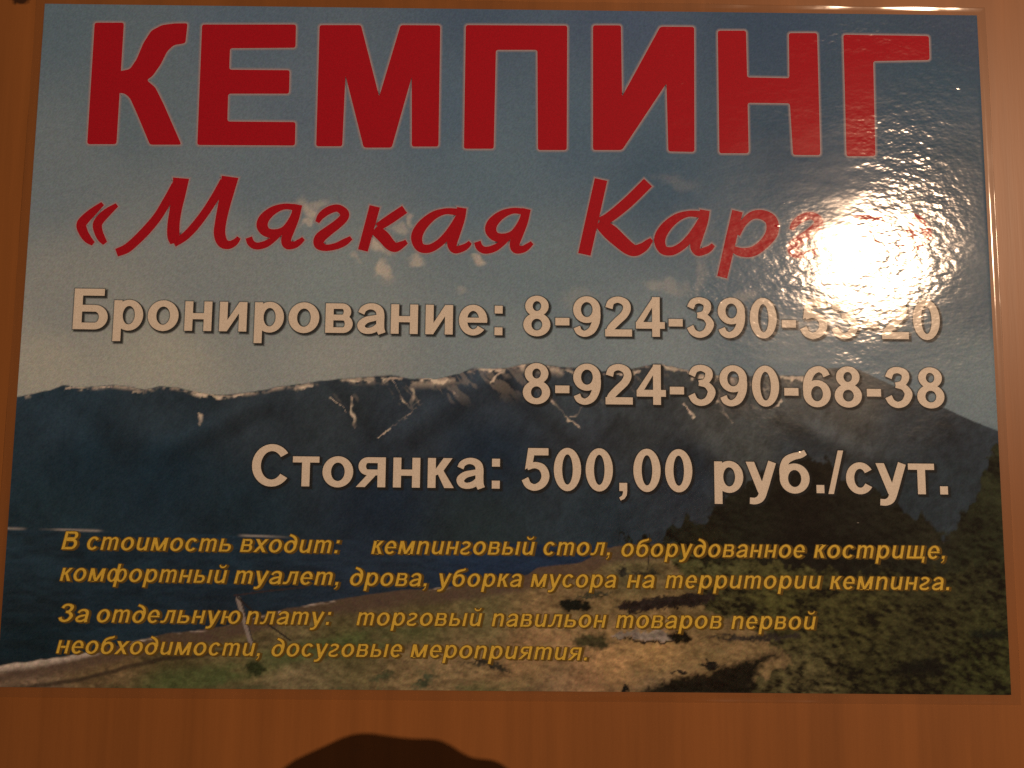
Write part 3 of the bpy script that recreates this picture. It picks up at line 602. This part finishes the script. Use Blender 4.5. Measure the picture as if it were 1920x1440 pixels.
aa3 = [(115.33,37.92,2.36),(112.56,38.35,2.09),(109.79,38.32,1.96),(106.27,36.93,2.63),(102.7,33.71,3.31),(100.93,30.16,3.51),(101.8,26.99,2.9),(104.55,26.46,2.63),(107.71,28.12,2.43),(110.57,30.97,2.43),(112.95,34.53,2.09),(114.8,37.74,2.03)],[(115.32,39.59,3.04),(114.56,35.97,3.11),(112.84,31.35,3.31),(111.86,28.16,3.11),(112.66,26.2,2.3),(114.92,26.72,2.23),(116.4,27.51,1.89),(117.55,28.65,1.28)]
kk = [(28.19,49.53,3.98),(25.58,37.54,3.98),(22.99,25.63,3.92)],[(42.85,48.7,3.51),(36.5,42.28,3.51),(30.94,37.6,3.24),(27.82,35.97,2.84)],[(27.48,35.79,3.38),(30.93,32.83,4.79),(34.37,29.69,4.52),(36.77,27.71,4.12),(38.84,27.03,3.58),(41.25,28.12,2.9),(42.64,29.43,2.23),(43.86,30.61,1.28)]
er = [(70.62,39.9,3.31),(68.19,29.9,3.31),(65.52,18.92,3.11)],[(70.48,32.39,1.69),(72.28,35.95,2.09),(75.1,38.53,2.5),(78.4,38.78,3.11),(81.13,36.93,3.78),(81.22,33.22,3.78),(78.72,29.66,3.17),(75.22,27.16,3.11),(71.59,26.84,2.77),(68.67,27.96,2.03)]
GC = [(-129.35,33.66)][0]; RC = [(126.35,32.82)][0]
raquo = [[(GC[0]+RC[0]-x, GC[1]+RC[1]-y) for x, y in p] for p in guil]
SCRIPT = [guil, em, ST(*ya), ST(*ge), ST(*ka), ST(*aa), ST(*ya2), ST(*kk), ST(*aa2), ST(*er), ST(*ge2), ST(*aa3), raquo]
for g in SCRIPT:
    lettering('script_letter', [g], RED, rim=.75, rimmat=PINK)

for name, text, args in (
    ('booking_word', 'Бронирование:', (-133.09,0.67,-2.06,0.14,12.57)),
    ('phone_number', '8-924-390-53-20', (4.31,0.12,132.25,0.22,12.27)),
    ('phone_number', '8-924-390-68-38', (4.32,-20.65,132.64,-20.77,12.23)),
    ('parking_word', 'Стоянка:', (-76.76,-46.13,-2.37,-46.32,12.27)),
    ('price', '500,00 руб./сут.', (4.21,-46.65,132.46,-46.83,12.61))):
    lettering(name, set_text(text, *args), WHITE, rim=.45, rimmat=OUTL, shade=(SHADE, (.55, -.5), .55))

for text, args in (
    ('В стоимость входит:', (-132.29,-65.42,-49.62,-65.87,5.47)), ('кемпинговый стол,', (-40.42,-65.95,30.78,-65.80,5.48)), ('оборудованное', (33.96,-66.09,88.95,-66.00,5.49)), ('кострище,', (91.35,-65.98,130.81,-65.95,5.49)),
    ('комфортный', (-132.17,-74.59,-82.66,-74.86,5.43)), ('туалет,', (-80.77,-74.92,-49.66,-75.13,5.43)), ('дрова,', (-46.49,-75.18,-23.57,-75.29,5.43)), ('уборка', (-20.72,-75.27,4.60,-75.21,5.44)), ('мусора', (6.98,-75.19,32.58,-75.21,5.44)),
    ('на', (35.51,-75.18,44.00,-75.19,5.44)), ('территории', (46.93,-75.20,93.64,-75.01,5.45)), ('кемпинга.', (95.87,-75.07,131.68,-75.08,5.45)),
    ('За', (-131.87,-86.36,-122.77,-86.44,5.37)), ('отдельную', (-120.58,-86.43,-78.22,-86.54,5.37)), ('плату:', (-76.80,-86.61,-51.50,-86.63,5.38)), ('торговый', (-44.27,-86.68,-6.96,-86.65,5.38)), ('павильон', (-4.44,-86.66,29.70,-86.81,5.39)),
    ('товаров', (32.22,-86.83,63.73,-86.80,5.39)), ('первой', (66.34,-86.83,91.72,-86.80,5.40)),
    ('необходимости,', (-131.90,-95.37,-72.03,-95.73,5.33)), ('досуговые', (-68.90,-95.74,-30.37,-95.71,5.34)), ('мероприятия.', (-28.18,-95.69,23.94,-96.20,5.34))):
    lettering('caption_words', set_text(text, *args, slant=.21, font=IT), GOLD, rim=.15, rimmat=OLINE, shade=(OLIVE, (.55, -.2), .22), thin=.13)

# ------------------------------------------------------------------ clear laminating film over the sheet, with its sealed margin
def make_film():
    m, t, out = nodes('clear_laminating_film')
    tc = N(t, 'ShaderNodeTexCoord')
    mp = N(t, 'ShaderNodeMapping'); mp.inputs['Scale'].default_value = (.62, 1, 1); mp.inputs['Rotation'].default_value = (0, math.radians(18), 0)
    t.links.new(tc.outputs['Object'], mp.inputs['Vector'])
    n1 = N(t, 'ShaderNodeTexNoise', Scale=560.0, Detail=1.5, Roughness=.5)
    n2 = N(t, 'ShaderNodeTexNoise', Scale=120.0, Detail=1.5, Roughness=.5)
    for n in (n1, n2): t.links.new(mp.outputs[0], n.inputs['Vector'])
    at = N(t, 'ShaderNodeAttribute', attribute_name='crinkle')
    nm = N(t, 'ShaderNodeTexNoise', Scale=26.0, Detail=2.0); t.links.new(tc.outputs['Object'], nm.inputs['Vector'])
    mr = N(t, 'ShaderNodeMapRange'); mr.inputs['From Min'].default_value = .36; mr.inputs['From Max'].default_value = .62; mr.inputs['To Min'].default_value = .25; mr.inputs['To Max'].default_value = 1.25
    t.links.new(nm.outputs['Fac'], mr.inputs['Value'])
    am = N(t, 'ShaderNodeMath', operation='MULTIPLY'); t.links.new(mr.outputs[0], am.inputs[0]); t.links.new(at.outputs['Fac'], am.inputs[1])
    # small dents and scratches pressed into the film
    mpv = N(t, 'ShaderNodeMapping'); mpv.inputs['Scale'].default_value = (.5, 1, 1.3); mpv.inputs['Rotation'].default_value = (0, math.radians(35), 0)
    t.links.new(tc.outputs['Object'], mpv.inputs['Vector'])
    vo = N(t, 'ShaderNodeTexVoronoi', Scale=105.0); t.links.new(mpv.outputs[0], vo.inputs['Vector'])
    dn = N(t, 'ShaderNodeMapRange', interpolation_type='SMOOTHSTEP'); dn.inputs['From Min'].default_value = .0; dn.inputs['From Max'].default_value = .055; dn.inputs['To Min'].default_value = 1.0; dn.inputs['To Max'].default_value = .0
    t.links.new(vo.outputs['Distance'], dn.inputs['Value'])
    b1 = N(t, 'ShaderNodeBump', Distance=.00010)
    b2 = N(t, 'ShaderNodeBump', Strength=1.0, Distance=.00015)
    b3 = N(t, 'ShaderNodeBump', Strength=1.0, Distance=.00007)
    t.links.new(dn.outputs[0], b3.inputs['Height']); t.links.new(am.outputs[0], b1.inputs['Strength']); t.links.new(at.outputs['Fac'], b2.inputs['Strength']); t.links.new(at.outputs['Fac'], b3.inputs['Strength'])
    t.links.new(n2.outputs['Fac'], b2.inputs['Height']); t.links.new(n1.outputs['Fac'], b1.inputs['Height'])
    t.links.new(b2.outputs[0], b3.inputs['Normal']); t.links.new(b3.outputs[0], b1.inputs['Normal'])
    lw = N(t, 'ShaderNodeLayerWeight', Blend=.5); t.links.new(b1.outputs[0], lw.inputs['Normal'])
    pw = N(t, 'ShaderNodeMath', operation='POWER'); pw.inputs[1].default_value = 5.0; t.links.new(lw.outputs['Facing'], pw.inputs[0])
    fr = N(t, 'ShaderNodeMath', operation='MULTIPLY_ADD'); fr.inputs[1].default_value = .95; fr.inputs[2].default_value = .055
    t.links.new(pw.outputs[0], fr.inputs[0])
    g1 = N(t, 'ShaderNodeBsdfGlossy', Roughness=.165, distribution='BECKMANN'); g2 = N(t, 'ShaderNodeBsdfGlossy', Roughness=.28, distribution='BECKMANN')
    for g in (g1, g2): t.links.new(b1.outputs[0], g.inputs['Normal'])
    gm = N(t, 'ShaderNodeMixShader'); gm.inputs[0].default_value = .11
    t.links.new(g1.outputs[0], gm.inputs[1]); t.links.new(g2.outputs[0], gm.inputs[2])
    tr = N(t, 'ShaderNodeBsdfTransparent'); tr.inputs['Color'].default_value = (.97, .97, .965, 1)
    ms = N(t, 'ShaderNodeMixShader')
    t.links.new(fr.outputs[0], ms.inputs[0]); t.links.new(tr.outputs[0], ms.inputs[1]); t.links.new(gm.outputs[0], ms.inputs[2])
    t.links.new(ms.outputs[0], out.inputs[0])
    def axis(half):
        e = np.concatenate([np.linspace(-half-3.0, -half+2, 31), np.linspace(-half+2, half-2, 181)[1:-1], np.linspace(half-2, half+3.0, 31)])
        return e
    ax, ay = axis(SW/2), axis(SH/2)
    X, Y = np.meshgrid(ax, ay)
    e = np.maximum(np.abs(X)-SW/2, np.abs(Y)-SH/2)
    prof_e = np.array([-9, -1.2, -.5, 0, .5, .9, 1.4, 2.0, 2.6, 2.85, 3.0])
    prof_h = np.array([Z_FILM, Z_FILM, Z_FILM-.02, .52, .24, .15, .17, .27, .40, .42, .03])
    ed = np.linspace(-9, 3, 601); hh = np.interp(ed, prof_e, prof_h)
    k = np.hanning(25); k /= k.sum(); hs = np.convolve(np.pad(hh, 12, mode='edge'), k, 'valid')
    H = np.interp(e, ed, hs) + np.where(e < -.5, 1, np.clip(1-(e+.5)/1.0, 0, 1))*curl(X, Y)
    lip = fbm(X+3, Y+11, 17, 3, 99)
    H = np.where(e > .6, H*(.35+1.25*lip), H)
    H = np.where(e > 2.99, .02, H)
    P = np.stack([X*MM, -H*MM, Y*MM], -1).reshape(-1, 3)
    me = grid_mesh('film', P, len(ax), len(ay))
    at = me.attributes.new('crinkle', 'FLOAT', 'POINT')
    at.data.foreach_set('value', np.ascontiguousarray(np.where(e < -1, .8+sum(k*np.exp(-((X-a)/p)**2-((Y-b)/q)**2) for a, b, p, q, k in CREASES), .12), np.float32).ravel())
    o = link('film', me, m, sign)
    o['label'] = 'glossy clear film with lamp glare and narrow sealed margin'
CREASES = ((51, 92, 3.5, 12, 2.6), (53, 66, 4, 16, 2.4), (50, 40, 4, 9, 1.2), (112, 96, 16, 5, 2.0), (60, 12, 5, 7, 1.6), (120, 50, 16, 20, .9))
make_film()

# ------------------------------------------------------------------ the raised hand in the lamp's beam (its shadow falls on the wood)
def make_hand():
    import bmesh
    L = LAMP; Sx = Vector(HANDSHADE)
    w = (L-Sx).normalized(); u = Vector((0, 0, 1)).cross(w).normalized(); v = w.cross(u)
    org = Sx+(L-Sx)*.15 - v*.0108
    pos = lambda p: org+(u*p[0]+v*p[1]+w*p[2])*MM
    def bones(chains):
        bm = bmesh.new()
        for ch in chains:
            for (p, r), (q, k) in zip(ch[:-1], ch[1:]):
                vs = []
                if (Vector(p)-Vector(q)).length < 1e-3: continue
                for c, rad in ((p, r), (q, k)):
                    for i in range(90):
                        z = 1-2*(i+.5)/90; f = i*2.399963; h = math.sqrt(1-z*z)
                        vs.append(bm.verts.new(pos(c)+Vector((h*math.cos(f), h*math.sin(f), z))*rad*MM))
                bmesh.ops.convex_hull(bm, input=vs, use_existing_faces=False)
        me = bpy.data.meshes.new('hand'); bm.to_mesh(me); bm.free(); return me
    kn = ((-21, -7.5, 11.5), (-5, -0.5, 12.0), (8, -3.2, 11.0), (20.5, -8.0, 8.8))
    wrist = (8, -88, 4)
    ch = [[(wrist, 24), ((20, -130, 14), 26), ((32, -175, 22), 29)]]
    for x, y, r in kn:
        ch.append([(wrist, 19), ((x*.85+2, -48+y, 1), 16), ((x, y, 2), r)])
        ch.append([((x, y, 2), r), ((x*1.0, y-3, -28), r*.93), ((x*.97, y-25, -36), r*.86), ((x*.95, y-33, -17), r*.78)])
    ch.append([((-21, -8.0, 2), 11.0), ((-13, -2.6, 2), 11.5), ((-5, -.5, 2), 11.8), ((8, -3.4, 2), 10.6), ((20, -8.6, 2), 8.0)])
    ch.append([((-8, -70, 0), 17), ((-30, -52, -12), 14), ((-33, -34, -32), 11.5), ((-14, -27, -48), 10), ((4, -27, -52), 8.8)])
    me = bones(ch)
    o = bpy.data.objects.new('hand', me); scene.collection.objects.link(o)
    rm = o.modifiers.new('remesh', 'REMESH'); rm.mode = 'VOXEL'; rm.voxel_size = .0014
    sm = o.modifiers.new('smooth', 'SMOOTH'); sm.factor = .5; sm.iterations = 5
    dg = bpy.context.evaluated_depsgraph_get()
    body = bpy.data.meshes.new_from_object(o.evaluated_get(dg))
    o.modifiers.clear(); o.data = body
    m, t, out = nodes('skin')
    bs = N(t, 'ShaderNodeBsdfPrincipled', Roughness=.5); tc = N(t, 'ShaderNodeTexCoord'); n = N(t, 'ShaderNodeTexNoise', Scale=180.0, Detail=4.0)
    rp = N(t, 'ShaderNodeValToRGB'); rp.color_ramp.elements[0].color = (.38, .18, .12, 1); rp.color_ramp.elements[1].color = (.55, .30, .21, 1)
    t.links.new(tc.outputs['Object'], n.inputs['Vector']); t.links.new(n.outputs['Fac'], rp.inputs[0]); t.links.new(rp.outputs[0], bs.inputs['Base Color']); t.links.new(bs.outputs[0], out.inputs[0])
    body.materials.clear(); body.materials.append(m)
    for p in body.polygons: p.use_smooth = True
    o['label'] = 'closed hand held in the lamp beam, its rounded shadow falling below the sign'
    o['category'] = 'hand'
    # dark sleeve over the forearm
    m2, t, out = nodes('dark_knit')
    bs = N(t, 'ShaderNodeBsdfPrincipled', Roughness=.9); tc = N(t, 'ShaderNodeTexCoord'); wv = N(t, 'ShaderNodeTexNoise', Scale=900.0)
    rp = N(t, 'ShaderNodeValToRGB'); rp.color_ramp.elements[0].color = (.02, .022, .03, 1); rp.color_ramp.elements[1].color = (.06, .065, .08, 1)
    t.links.new(tc.outputs['Object'], wv.inputs['Vector']); t.links.new(wv.outputs['Fac'], rp.inputs[0]); t.links.new(rp.outputs[0], bs.inputs['Base Color']); t.links.new(bs.outputs[0], out.inputs[0])
    A, B = pos((17, -118, 11)), pos((46, -250, 34)); ax = (B-A).normalized(); e1 = ax.cross(Vector((0, 0, 1))).normalized(); e2 = ax.cross(e1)
    V, F, n = [], [], 28
    prof = ((0, 28), (-.002, 31), (.010, 32.5), (.03, 32), (.07, 35), (.131, 40), (.134, 37))
    for d, r in prof:
        for i in range(n):
            q = A+ax*d+(e1*math.cos(2*math.pi*i/n)+e2*math.sin(2*math.pi*i/n))*r*MM*(1+.03*math.sin(3*i+d*260)); V.append(tuple(q))
    for j in range(len(prof)-1):
        for i in range(n): F.append((j*n+i, j*n+(i+1) % n, (j+1)*n+(i+1) % n, (j+1)*n+i))
    F.append(tuple(range((len(prof)-1)*n, len(prof)*n)))
    me = bpy.data.meshes.new('sleeve'); me.from_pydata(V, [], F)
    for p in me.polygons: p.use_smooth = True
    link('sleeve', me, m2, o)
HANDSHADE = (lambda p: (p[0]*MM, 0, p[1]*MM))([(-36.57,-116.75)][0])
make_hand()
